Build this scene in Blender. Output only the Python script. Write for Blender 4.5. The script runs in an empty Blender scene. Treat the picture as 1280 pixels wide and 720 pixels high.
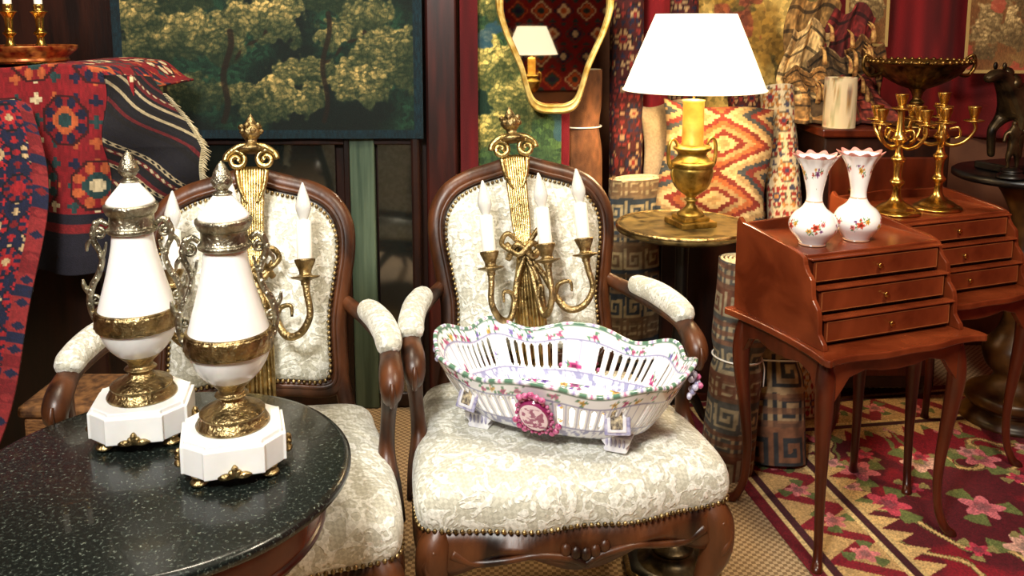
import bpy, math, random
import numpy as np
from mathutils import Vector, Matrix, Euler
random.seed(4); np.random.seed(4)
pi=math.pi
# ------------------------------------------------------------ helpers
def C(r,g,b): return np.array([r,g,b],float)/255.
def lin(c): return tuple(float(x)**2.2 for x in c)+(1.0,)
def empty(name,loc=(0,0,0),rot=(0,0,0)):
    e=bpy.data.objects.new(name,None); bpy.context.collection.objects.link(e)
    e.location=loc; e.rotation_euler=rot; e.empty_display_size=.1; return e
def mesh(name,V,F,mat,parent=None,smooth=True,loc=(0,0,0),rot=(0,0,0),col=None,solid=0,bevel=0,sub=0):
    me=bpy.data.meshes.new(name)
    V=np.asarray(V,float).reshape(-1,3)
    me.from_pydata(V.tolist(),[],[list(map(int,f)) for f in F])
    if col is not None:
        a=me.color_attributes.new('Col','FLOAT_COLOR','POINT')
        c=np.ones((len(V),4)); c[:,:3]=np.clip(np.asarray(col).reshape(-1,3),0,1)**2.2
        a.data.foreach_set('color',c.ravel())
    me.validate(); me.update()
    if smooth: me.polygons.foreach_set('use_smooth',[True]*len(me.polygons))
    o=bpy.data.objects.new(name,me); bpy.context.collection.objects.link(o)
    if mat: me.materials.append(mat)
    if parent: o.parent=parent
    o.location=loc; o.rotation_euler=rot
    if solid:
        m=o.modifiers.new('s','SOLIDIFY'); m.thickness=solid; m.offset=0
    if bevel:
        m=o.modifiers.new('b','BEVEL'); m.width=bevel; m.segments=2; m.limit_method='ANGLE'
    if sub:
        m=o.modifiers.new('ss','SUBSURF'); m.levels=sub; m.render_levels=sub
    return o
def gfaces(nu,nv,closeu=False):
    J,I=np.meshgrid(np.arange(nv-1),np.arange(nu if closeu else nu-1),indexing='ij')
    I2=(I+1)%nu
    return np.stack([J*nu+I,J*nu+I2,(J+1)*nu+I2,(J+1)*nu+I],-1).reshape(-1,4)
def sheet(name,f,nu,nv,mat,parent=None,col=None,closeu=False,solid=0,**k):
    u=np.linspace(0,1,nu,endpoint=not closeu); v=np.linspace(0,1,nv)
    U,Vv=np.meshgrid(u,v)
    P=np.stack(np.broadcast_arrays(*f(U,Vv)),-1)
    c=col(U,Vv) if col else None
    return mesh(name,P.reshape(-1,3),gfaces(nu,nv,closeu),mat,parent,col=c,solid=solid,**k)
def catmull(P,n=6,closed=False):
    P=np.asarray(P,float); N=len(P); out=[]
    for i in range(N if closed else N-1):
        if closed: p0,p1,p2,p3=P[(i-1)%N],P[i],P[(i+1)%N],P[(i+2)%N]
        else: p0,p1,p2,p3=P[max(i-1,0)],P[i],P[i+1],P[min(i+2,N-1)]
        for k in range(n):
            t=k/n
            out.append(.5*((2*p1)+(-p0+p2)*t+(2*p0-5*p1+4*p2-p3)*t*t+(-p0+3*p1-3*p2+p3)*t**3))
    if not closed: out.append(P[-1])
    return np.array(out)
def lathe(name,prof,mat,parent=None,seg=40,loc=(0,0,0),smooth_n=4,lobes=None,colf=None,rot=(0,0,0),scale=None):
    p=catmull(prof,smooth_n) if smooth_n>1 else np.array(prof,float)
    p[:,0]=np.maximum(p[:,0],0)
    th=np.linspace(0,2*pi,seg,endpoint=False)
    T,R=np.meshgrid(th,p[:,0]); _,Z=np.meshgrid(th,p[:,1])
    R=R.copy();Z=Z.copy()
    if lobes: R,Z=lobes(T,R,Z)
    P=np.stack([R*np.cos(T),R*np.sin(T),Z],-1)
    if scale is not None: P=P*np.array(scale)
    c=colf(T,Z,R) if colf else None
    return mesh(name,P,gfaces(seg,len(p),True),mat,parent,loc=loc,rot=rot,col=c)
def tubeVF(pts,rad,n=6,seg=10,closed=False,flat=(1,1)):
    pts=np.asarray(pts,float); rad=np.asarray(rad,float)*np.ones(len(pts))
    Q=catmull(np.c_[pts,rad],n,closed); P=Q[:,:3]; r=np.maximum(Q[:,3],1e-4); N=len(P)
    if closed: T=np.roll(P,-1,0)-np.roll(P,1,0)
    else: T=np.gradient(P,axis=0)
    T/=np.linalg.norm(T,axis=1)[:,None]+1e-12
    up=np.array([0,0,1.]) if abs(T[0][2])<.9 else np.array([0,1.,0])
    nrm=np.cross(T[0],up); nrm/=np.linalg.norm(nrm); V=[]
    a=np.linspace(0,2*pi,seg,endpoint=False)
    for i in range(N):
        nrm=nrm-T[i]*np.dot(nrm,T[i]); nrm/=np.linalg.norm(nrm); b=np.cross(T[i],nrm)
        V.append(P[i]+r[i]*(flat[0]*np.cos(a)[:,None]*nrm+flat[1]*np.sin(a)[:,None]*b))
    V=np.concatenate(V)
    F=gfaces(seg,N,True).tolist()
    if closed:
        F+= [[(N-1)*seg+i,(N-1)*seg+(i+1)%seg,(i+1)%seg,i] for i in range(seg)]
    else:
        F.append(list(range(seg))[::-1]); F.append([(N-1)*seg+i for i in range(seg)])
    return V,F
def tube(name,pts,rad,mat,parent=None,n=6,seg=10,closed=False,flat=(1,1),**k):
    V,F=tubeVF(pts,rad,n,seg,closed,flat); return mesh(name,V,F,mat,parent,**k)
def merge(parts):
    VV=[];FF=[];o=0
    for V,F in parts:
        VV.append(np.asarray(V)); FF+=[[i+o for i in f] for f in F]; o+=len(V)
    return np.concatenate(VV),FF
def tubes(name,lst,mat,parent=None,n=6,seg=8,flat=(1,1),**k):
    V,F=merge([tubeVF(p,r,n,seg,False,flat) for p,r in lst]); return mesh(name,V,F,mat,parent,**k)
def ballVF(c,r,su=8,sv=6):
    th=np.linspace(0,2*pi,su,endpoint=False); ph=np.linspace(0.05,pi-.05,sv)
    T,Pp=np.meshgrid(th,ph); r=np.ones(3)*r
    V=np.stack([r[0]*np.sin(Pp)*np.cos(T),r[1]*np.sin(Pp)*np.sin(T),r[2]*np.cos(Pp)],-1).reshape(-1,3)+np.array(c)
    F=gfaces(su,sv,True).tolist(); F.append(list(range(su))); F.append([(sv-1)*su+i for i in range(su)][::-1])
    return V,F
def balls(name,cs,r,mat,parent=None,su=8,sv=6,**k):
    rs=r if isinstance(r,list) else [r]*len(cs)
    V,F=merge([ballVF(c,q,su,sv) for c,q in zip(cs,rs)]); return mesh(name,V,F,mat,parent,**k)
def box(name,size,loc,mat,parent=None,bevel=.003,rot=(0,0,0)):
    x,y,z=[s/2 for s in size]
    V=[(-x,-y,-z),(x,-y,-z),(x,y,-z),(-x,y,-z),(-x,-y,z),(x,-y,z),(x,y,z),(-x,y,z)]
    F=[(0,3,2,1),(4,5,6,7),(0,1,5,4),(1,2,6,5),(2,3,7,6),(3,0,4,7)]
    return mesh(name,V,F,mat,parent,smooth=False,loc=loc,rot=rot,bevel=bevel)
def plate(name,out,lo,hi,axis,mat,parent=None,bevel=.002,loc=(0,0,0),rot=(0,0,0)):
    out=np.asarray(out,float); n=len(out)
    def p3(p,h):
        return {'z':(p[0],p[1],h),'y':(p[0],h,p[1]),'x':(h,p[0],p[1])}[axis]
    V=[p3(p,lo) for p in out]+[p3(p,hi) for p in out]
    F=[list(range(n))[::-1],[n+i for i in range(n)]]+[[i,(i+1)%n,n+(i+1)%n,n+i] for i in range(n)]
    o=mesh(name,V,F,mat,parent,smooth=False,loc=loc,rot=rot,bevel=bevel)
    import bmesh
    bm=bmesh.new(); bm.from_mesh(o.data); bmesh.ops.recalc_face_normals(bm,faces=bm.faces); bm.to_mesh(o.data); bm.free()
    return o
def mirror2(h):
    h=list(h); return [(x,y) for x,y in h]+[(-x,y) for x,y in h[::-1] if abs(x)>1e-6]
def spiral(cx,cz,r0,turns,d=1,y=0,a0=0,n=16,r1=.15):
    return [(cx+d*r0*(1-(1-r1)*k/n)*math.cos(a0+2*pi*turns*k/n),y,cz+r0*(1-(1-r1)*k/n)*math.sin(a0+2*pi*turns*k/n)) for k in range(n+1)]
# ------------------------------------------------------------ numpy noise
def h2(i,j,s=0):
    v=np.sin(i*127.1+j*311.7+s*74.7)*43758.5453; return v-np.floor(v)
def vn(x,y,s=0):
    i=np.floor(x);j=np.floor(y);f=x-i;g=y-j;f=f*f*(3-2*f);g=g*g*(3-2*g)
    return (h2(i,j,s)*(1-f)+h2(i+1,j,s)*f)*(1-g)+(h2(i,j+1,s)*(1-f)+h2(i+1,j+1,s)*f)*g
def fbm(x,y,s=0,o=4):
    a=.5;t=0;n=0
    for k in range(o): t=t+a*vn(x*2**k,y*2**k,s+k); n+=a; a*=.5
    return t/n
def vor(x,y,s=0):
    i=np.floor(x);j=np.floor(y);best=np.full(x.shape,9.);idv=np.zeros(x.shape)
    for a in(-1,0,1):
        for b in(-1,0,1):
            ci=i+a;cj=j+b;px=ci+h2(ci,cj,s);py=cj+h2(ci,cj,s+5)
            d=np.hypot(x-px,y-py);m=d<best;best=np.where(m,d,best);idv=np.where(m,h2(ci,cj,s+9),idv)
    return best,idv
def ss(a,b,x): t=np.clip((x-a)/(b-a),0,1); return t*t*(3-2*t)
def mix(a,b,t): return a*(1-t[...,None])+b*t[...,None]
def full(c,shape): return np.broadcast_to(np.array(c),shape+(3,)).copy()
def geo(x,y,cell,pal,seed=0,q=14):
    col=full(pal[0],x.shape)
    j=np.floor(y/cell); xx=x+(j%2)*cell*.5; i=np.floor(xx/cell)
    fx=xx/cell-i-.5; fy=y/cell-j-.5
    fx=(np.floor(fx*q)+.5)/q; fy=(np.floor(fy*q)+.5)/q
    d=np.abs(fx)+np.abs(fy); h=h2(i,j,seed)
    k=(h*(len(pal)-1)).astype(int)%(len(pal)-1)+1
    P=np.array(pal)
    col=np.where((d<.46)[...,None],P[k],col)
    col=np.where((d<.38)[...,None],P[0],col)
    col=np.where((d<.31)[...,None],P[(k)%(len(pal)-1)+1],col)
    col=np.where((d<.18)[...,None],P[(k+1)%(len(pal)-1)+1],col)
    col=np.where((d<.07)[...,None],P[0],col)
    m=(np.maximum(np.abs(fx),np.abs(fy))>.40)&(np.abs(np.abs(fx)-np.abs(fy))<.08)
    col=np.where(m[...,None],P[-1],col)
    return col*(.86+.28*vn(x*400,y*90,3))[...,None]
def medall(x,y,w,h,pal,q=.008):
    P=np.array(pal); x=(np.floor(x/q)+.5)*q; y=(np.floor(y/q)+.5)*q
    cy=h/2.2; j=np.floor(y/cy); fy=np.abs(y/cy-j-.5); fx=np.abs(x/w-.5)
    d=fx*1.0+fy*.9; k=np.floor(d*13).astype(int)
    seq=np.array([0,3,1,0,4,1,3,0,2,1,0,2,0,1]); return P[seq[np.clip(k,0,13)]%len(pal)]*(.62+.45*fbm(x*60,y*60,3))[...,None]
def rosette(x,y,cell,pal,seed=0,q=22):
    P=np.array(pal); n=len(pal)-1
    col=full(pal[0],x.shape)
    g=cell/q; x=(np.floor(x/g)+.5)*g; y=(np.floor(y/g)+.5)*g
    i2=np.floor(x/(cell/3));j2=np.floor(y/(cell/3)); a=np.abs(x/(cell/3)-i2-.5);b=np.abs(y/(cell/3)-j2-.5)
    k2=(h2(i2,j2,seed+3)*n).astype(int)%n+1
    col=np.where((((a<.12)&(b<.3))|((b<.12)&(a<.3)))[...,None],P[k2],col)
    j=np.floor(y/cell); xx=x+(j%2)*cell*.5; i=np.floor(xx/cell); fx=xx/cell-i-.5; fy=y/cell-j-.5
    r=np.maximum(np.maximum(np.abs(fx),np.abs(fy)),(np.abs(fx)+np.abs(fy))*.74); an=np.arctan2(fy,fx)
    k=(h2(i,j,seed)*n).astype(int)%n
    col=np.where((r<.40)[...,None],P[0]*.45,col)
    col=np.where((r<.36)[...,None],P[k%n+1],col)
    col=np.where(((r<.36)&(r>.2)&(np.cos(8*an)>.2))[...,None],P[0],col)
    col=np.where((r<.20)[...,None],P[(k+1)%n+1],col)
    col=np.where((r<.11)[...,None],P[(k+2)%n+1],col)
    return col*(.82+.3*vn(x*400,y*90,3))[...,None]
def stripes(y,x,pal,w,seed=0):
    k=np.floor(y/w); h=h2(k,k*0,seed); P=np.array(pal)
    zz=((x/(w*1.2))%1.-.5); yy=(y/w-k)-.5
    c=P[(h*len(pal)).astype(int)%len(pal)]
    c2=P[((h*len(pal)).astype(int)+2)%len(pal)]
    m=(np.abs(zz)+np.abs(yy)<.42)&(k%2==0)
    return np.where(m[...,None],c2,c)*(.85+.3*vn(x*300,y*300,2))[...,None]
KEY=np.array([[1,1,1,1,1,1,1,0],[1,0,0,0,0,0,1,0],[1,0,1,1,1,0,1,0],[1,0,1,0,1,0,1,0],[1,0,1,0,0,0,1,0],[1,0,1,1,1,1,1,0],[1,0,0,0,0,0,0,0],[0,0,0,0,0,0,0,0]])
def keypat(x,y,cell,a,b,c):
    x=x+.012*fbm(x*7,y*7,41); y=y+.015*fbm(x*6,y*6,44)
    i=np.floor(x/cell);j=np.floor(y/cell)
    k=KEY[(np.floor((y/cell-j)*8)).astype(int)%8,(np.floor((x/cell-i)*8)).astype(int)%8]
    base=np.where((j%3==0)[...,None],c,b)
    o=np.where((k==1)[...,None],a,base)
    st=(j%2==1)&(((y/cell-j)*6).astype(int)%2==0); o=np.where(st[...,None],mix(o,full(c,x.shape),np.full(x.shape,.75)),o)
    return o*(.62+.6*fbm(x*50,y*50,2))[...,None]
def cellflow(x,y,cell,seed,prob,col,pal,leaf,scale=.3):
    i=np.floor(x/cell);j=np.floor(y/cell);h=h2(i,j,seed)
    cx=(i+.5+.3*(h2(i,j,seed+1)-.5))*cell; cy=(j+.5+.3*(h2(i,j,seed+2)-.5))*cell
    dx=(x-cx)/cell;dy=(y-cy)/cell;r=np.hypot(dx,dy);a=np.arctan2(dy,dx)+h*6.28
    on=h2(i,j,seed+3)<prob; P=np.array(pal)
    lf=on&(r<scale*1.55)&(np.cos(3*a)>.45); col=np.where(lf[...,None],leaf,col)
    R=scale*(.78+.22*np.cos(5*a)); k=(h*len(pal)).astype(int)%len(pal)
    col=np.where((on&(r<R))[...,None],P[k],col)
    col=np.where((on&(r<R*.72)&(np.cos(5*a)<.2))[...,None],P[k]*.8,col)
    col=np.where((on&(r<R*.4))[...,None],P[k]*.55+.1,col)
    return col
def sprays(x,y,cell,seed,prob,col,pal,leaf,sc=1.0):
    i=np.floor(x/cell);j=np.floor(y/cell);h=h2(i,j,seed);on=h2(i,j,seed+3)<prob
    dx=x/cell-i-.5;dy=y/cell-j-.5;a=h*6.28;u=dx*np.cos(a)+dy*np.sin(a);v=-dx*np.sin(a)+dy*np.cos(a)
    st=on&(np.abs(v-.25*u*u*np.sign(h-.5))<.016*sc)&(np.abs(u)<.40); col=np.where(st[...,None],leaf,col)
    lf=on&(np.abs(v-.10*np.cos(u*40))<.035*sc)&(np.abs(u)<.36)&(np.abs(np.sin(u*22))>.5); col=np.where(lf[...,None],leaf*1.1,col)
    P=np.array(pal)
    for n,(cu,cv,r) in enumerate([(0,.05,.13),(.26,-.04,.085),(-.25,.10,.08),(.05,-.17,.06),(-.12,-.12,.05)]):
        r=r*sc; rr=np.hypot(u-cu,v-cv);an=np.arctan2(v-cv,u-cu); m=on&(rr<r*(.8+.2*np.cos(5*an)))
        k=((h*7+n)).astype(int)%len(pal); col=np.where(m[...,None],P[k],col); col=np.where((m&(rr<r*.4))[...,None],P[k]*.6,col)
    return col
def crowns(x,y,lst,seed,dark,mid,lt):
    n=fbm(x*5,y*5,seed,5); wx=x+.05*(fbm(x*14,y*14,seed+2)-.5); wy=y+.05*(fbm(x*14,y*14,seed+4)-.5)
    d1,id1=vor(wx*60,wy*85,seed); d2,id2=vor(x*120,y*150,seed+1)
    col=mix(full(dark,x.shape),full(mid,x.shape),ss(.38,.68,n)*(.3+.7*id1))
    for k,(cx,cy,rx,ry,br) in enumerate(lst):
        ed=fbm(x*13+k*9,y*13,seed+k,4)-.5; e2=fbm(x*45,y*45,seed+k+3,2)-.5
        r=np.hypot((x-cx)/rx,(y-cy)/ry)+ed*1.5+e2*.5
        m=1-ss(.80,.98,r)
        lum=(.22+.78*ss(-.9,.9,(y-cy)/ry+ed*2.2-.25*(x-cx)/rx))*(.35+.65*id1)*(.55+.45*id2)*(1-.5*ss(.3,.75,d1))
        c=mix(full(mid*.55,x.shape),full(lt,x.shape),np.clip(lum*br*1.3,0,1))
        col=mix(col,c,m)
    return col*(.82+.3*vn(x*600,y*140,8))[...,None]
# ------------------------------------------------------------ materials
def newmat(name):
    m=bpy.data.materials.new(name); m.use_nodes=True; nt=m.node_tree
    return m,nt,nt.nodes['Principled BSDF']
def setp(b,**k):
    for a,v in k.items():
        n=a.replace('_',' ')
        if n in b.inputs: b.inputs[n].default_value=v
def coords(nt,scale=(1,1,1),rot=(0,0,0)):
    tc=nt.nodes.new('ShaderNodeTexCoord'); mp=nt.nodes.new('ShaderNodeMapping')
    mp.inputs['Scale'].default_value=scale; mp.inputs['Rotation'].default_value=rot
    nt.links.new(tc.outputs['Object'],mp.inputs[0]); return mp.outputs[0]
def noise(nt,vec,scale,detail=3,dist=0,rough=.5):
    n=nt.nodes.new('ShaderNodeTexNoise'); n.inputs['Scale'].default_value=scale; n.inputs['Detail'].default_value=detail
    n.inputs['Distortion'].default_value=dist; n.inputs['Roughness'].default_value=rough
    nt.links.new(vec,n.inputs['Vector']); return n.outputs['Fac']
def ramp(nt,fac,stops):
    r=nt.nodes.new('ShaderNodeValToRGB'); e=r.color_ramp.elements
    while len(e)<len(stops): e.new(.5)
    for q,(p,c) in zip(e,stops): q.position=p; q.color=lin(c)
    nt.links.new(fac,r.inputs[0]); return r.outputs[0]
def bump(nt,b,fac,strength=.3,dist=.002):
    bp=nt.nodes.new('ShaderNodeBump'); bp.inputs['Strength'].default_value=strength; bp.inputs['Distance'].default_value=dist
    nt.links.new(fac,bp.inputs['Height']); nt.links.new(bp.outputs[0],b.inputs['Normal'])
def M(name,c1,c2,scale=20,rough=.5,metal=0,bmp=.2,bscale=80,stretch=(1,1,1),lo=.35,hi=.65,dist=0,bd=.002,**k):
    m,nt,b=newmat(name); v=coords(nt,stretch); f=noise(nt,v,scale,4,dist)
    nt.links.new(ramp(nt,f,[(lo,c1),(hi,c2)]),b.inputs['Base Color'])
    setp(b,Roughness=rough,Metallic=metal,**k)
    if bmp: bump(nt,b,noise(nt,v,bscale,3),bmp,bd)
    return m
def VC(name,rough=.9,bmp=.5,bscale=350,**k):
    m,nt,b=newmat(name); a=nt.nodes.new('ShaderNodeAttribute'); a.attribute_name='Col'
    nt.links.new(a.outputs['Color'],b.inputs['Base Color']); setp(b,Roughness=rough,**k)
    if bmp: bump(nt,b,noise(nt,coords(nt),bscale,2),bmp,.002)
    return m
wood=M('walnut',C(34,19,11),C(92,54,31),16,.38,0,.4,60,(1,1,.3),bd=.002)
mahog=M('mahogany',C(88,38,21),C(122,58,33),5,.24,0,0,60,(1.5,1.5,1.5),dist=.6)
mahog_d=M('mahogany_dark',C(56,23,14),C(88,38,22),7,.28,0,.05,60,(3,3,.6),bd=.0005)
band=M('crossband',C(136,76,42),C(154,92,54),30,.25,0,0)
darkwood=M('dark_wood',C(22,11,8),C(48,24,15),8,.4,0,.2,40,(3,3,.4))
redwood=M('rosewood_post',C(36,14,10),C(64,24,17),8,.4,0,.1,40,(4,4,.4))
blackwood=M('ebonised',C(8,8,8),C(22,20,18),10,.35,0,.1,40)
gilt=M('gilt_bronze',C(104,84,46),C(226,198,132),45,.32,1,.6,160,lo=.3,hi=.62)
paleg=M('pale_gilt_frame',C(190,150,70),C(240,212,130),30,.4,.75,.3,90)
oldgilt=M('aged_bronze',C(84,70,46),C(188,164,116),40,.38,1,.8,140,lo=.3,hi=.65,bd=.004)
pewt=M('silvered_bronze',C(96,90,76),C(198,192,168),45,.38,1,.8,140,lo=.3,hi=.65,bd=.004)
brass=M('brass',C(150,114,50),C(226,188,106),20,.26,1,.1,60)
bronze=M('dark_bronze',C(30,26,22),C(84,70,48),22,.35,.8,.4,80)
marble=M('white_marble',C(238,236,232),C(252,251,248),12,.3,0,0,Subsurface_Weight=.1,Coat_Weight=.3)
candlem=M('candle_sleeve',C(244,240,228),C(252,250,242),20,.4,0,0)
glassb=M('frosted_bulb',C(226,230,226),C(248,248,244),10,.08,0,0,Coat_Weight=1.0,Transmission_Weight=.3)
fring=M('fringe_thread',C(170,156,120),C(206,194,160),60,.9)
redcloth=M('red_cloth',C(92,8,16),C(150,20,30),10,.85,0,.3,200)
vrug=VC('wool_weave'); vtap=VC('tapestry_weave',.95,.8,420)
vcer=VC('faience_glaze',.18,0,Coat_Weight=.6); vporc=VC('porcelain_glaze',.15,0,Coat_Weight=.7)
def damask():
    m,nt,b=newmat('pale_damask'); v=coords(nt)
    f1=noise(nt,v,30,1.2,2.0); r1=ramp(nt,f1,[(.47,C(242,243,236)),(.51,C(206,205,191))])
    ck=nt.nodes.new('ShaderNodeTexChecker'); ck.inputs['Scale'].default_value=130
    nt.links.new(coords(nt,(1,1,1),(0.6,.78,.78)),ck.inputs['Vector'])
    ck.inputs['Color1'].default_value=lin(C(253,254,250)); ck.inputs['Color2'].default_value=lin(C(208,208,198))
    mx=nt.nodes.new('ShaderNodeMix'); mx.data_type='RGBA'; mx.blend_type='MULTIPLY'; mx.inputs[0].default_value=.6
    nt.links.new(r1,mx.inputs[6]); nt.links.new(ck.outputs[0],mx.inputs[7]); nt.links.new(mx.outputs[2],b.inputs['Base Color'])
    f2=ramp(nt,f1,[(.46,C(255,255,255)),(.52,C(60,60,60))])
    bump(nt,b,f2,.5,.003); setp(b,Roughness=.45,Sheen_Weight=.3); return m
dam=damask()
def granite():
    m,nt,b=newmat('black_granite'); v=coords(nt)
    f=noise(nt,v,150,3,0,.7); c=ramp(nt,f,[(.53,C(22,27,25)),(.63,C(58,65,59)),(.75,C(136,142,128))])
    nt.links.new(c,b.inputs['Base Color']); setp(b,Roughness=.26,Coat_Weight=.2); return m
gran=granite()
def shade_mat():
    m,nt,b=newmat('lampshade_fabric'); setp(b,Base_Color=lin(C(250,240,215)),Roughness=.9)
    b.inputs['Emission Color'].default_value=lin(C(255,236,196)); b.inputs['Emission Strength'].default_value=1.3; return m
shm=shade_mat()
mir,_,b_=newmat('mirror_glass'); setp(b_,Metallic=1.0,Roughness=.02,Base_Color=(.85,.85,.82,1))
pane,_,b_=newmat('dark_window_pane'); setp(b_,Metallic=0.0,Roughness=.06,Base_Color=(.012,.016,.014,1),Coat_Weight=1.0); b_.inputs['Specular IOR Level'].default_value=1.0; b_.inputs['IOR'].default_value=2.2
plaster=M('plaster_dark',C(80,50,36),C(108,70,48),5,.9); redwall=M('red_wallpaper',C(96,20,18),C(140,34,28),8,.8)
ceilm=M('ceiling_paint',C(190,180,160),C(205,196,178),4,.9)
def sisal():
    m,nt,b=newmat('sisal_matting'); v=coords(nt)
    ck=nt.nodes.new('ShaderNodeTexChecker'); ck.inputs['Scale'].default_value=90; nt.links.new(v,ck.inputs['Vector'])
    ck.inputs['Color1'].default_value=lin(C(178,152,116)); ck.inputs['Color2'].default_value=lin(C(124,100,72))
    nt.links.new(ck.outputs[0],b.inputs['Base Color']); bump(nt,b,noise(nt,v,200,3),.6,.004); setp(b,Roughness=.95); return m
# ------------------------------------------------------------ camera
cam=bpy.data.cameras.new('camera'); co=bpy.data.objects.new('camera',cam); bpy.context.collection.objects.link(co)
cam.sensor_width=36; cam.lens=36*1100/1280; cam.shift_y=-179/1280; cam.clip_start=.05
co.location=(0,0,1.37); co.rotation_euler=(math.radians(90-8),0,0); bpy.context.scene.camera=co
# ------------------------------------------------------------ room
box('floor',(4.6,6.4,.1),(.1,.45,-.05),sisal(),bevel=0)
box('wall_back',(4.6,.1,2.7),(.1,3.65,1.35),plaster,bevel=0)
box('wall_right',(.1,6.4,2.7),(2.4,.45,1.35),redwall,bevel=0)
box('wall_left',(.1,6.4,2.7),(-2.2,.45,1.35),plaster,bevel=0)
box('wall_front',(4.6,.1,2.7),(.1,-2.75,1.35),plaster,bevel=0)
box('ceiling',(4.6,6.4,.1),(.1,.45,2.75),ceilm,bevel=0)
box('wall_partition',(1.75,.04,2.7),(-1.16,3.04,1.35),darkwood)
box('trim_1',(.11,.10,2.7),(-.24,3.04,1.35),redwood,bevel=.01)
box('trim_2',(.03,.06,2.7),(-.33,2.99,1.35),darkwood,bevel=.008)
tube('trim_rail',[(-.2,3.06,1.95),(1,3.06,1.95),(2.35,3.06,1.95)],.015,brass)
greenp=M('green_painted_wood',C(58,74,62),C(92,108,90),8,.35,0,.1,60,(5,5,.3))
wd=empty('window_1',(0,3.0,0))
box('pane_left',(.50,.010,.92),(-.86,0,.50),pane,wd,0); box('pane_right',(.115,.010,.92),(-.405,0,.50),pane,wd,0)
box('stile',(.085,.035,.98),(-.515,-.005,.49),greenp,wd,.006); box('stile_bead',(.02,.02,.98),(-.568,-.012,.49),darkwood,wd,.004)
box('rail_bottom',(.78,.03,.05),(-.73,0,.03),darkwood,wd,.004); box('rail_top',(.78,.03,.03),(-.73,0,.965),darkwood,wd,.004)
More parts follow.
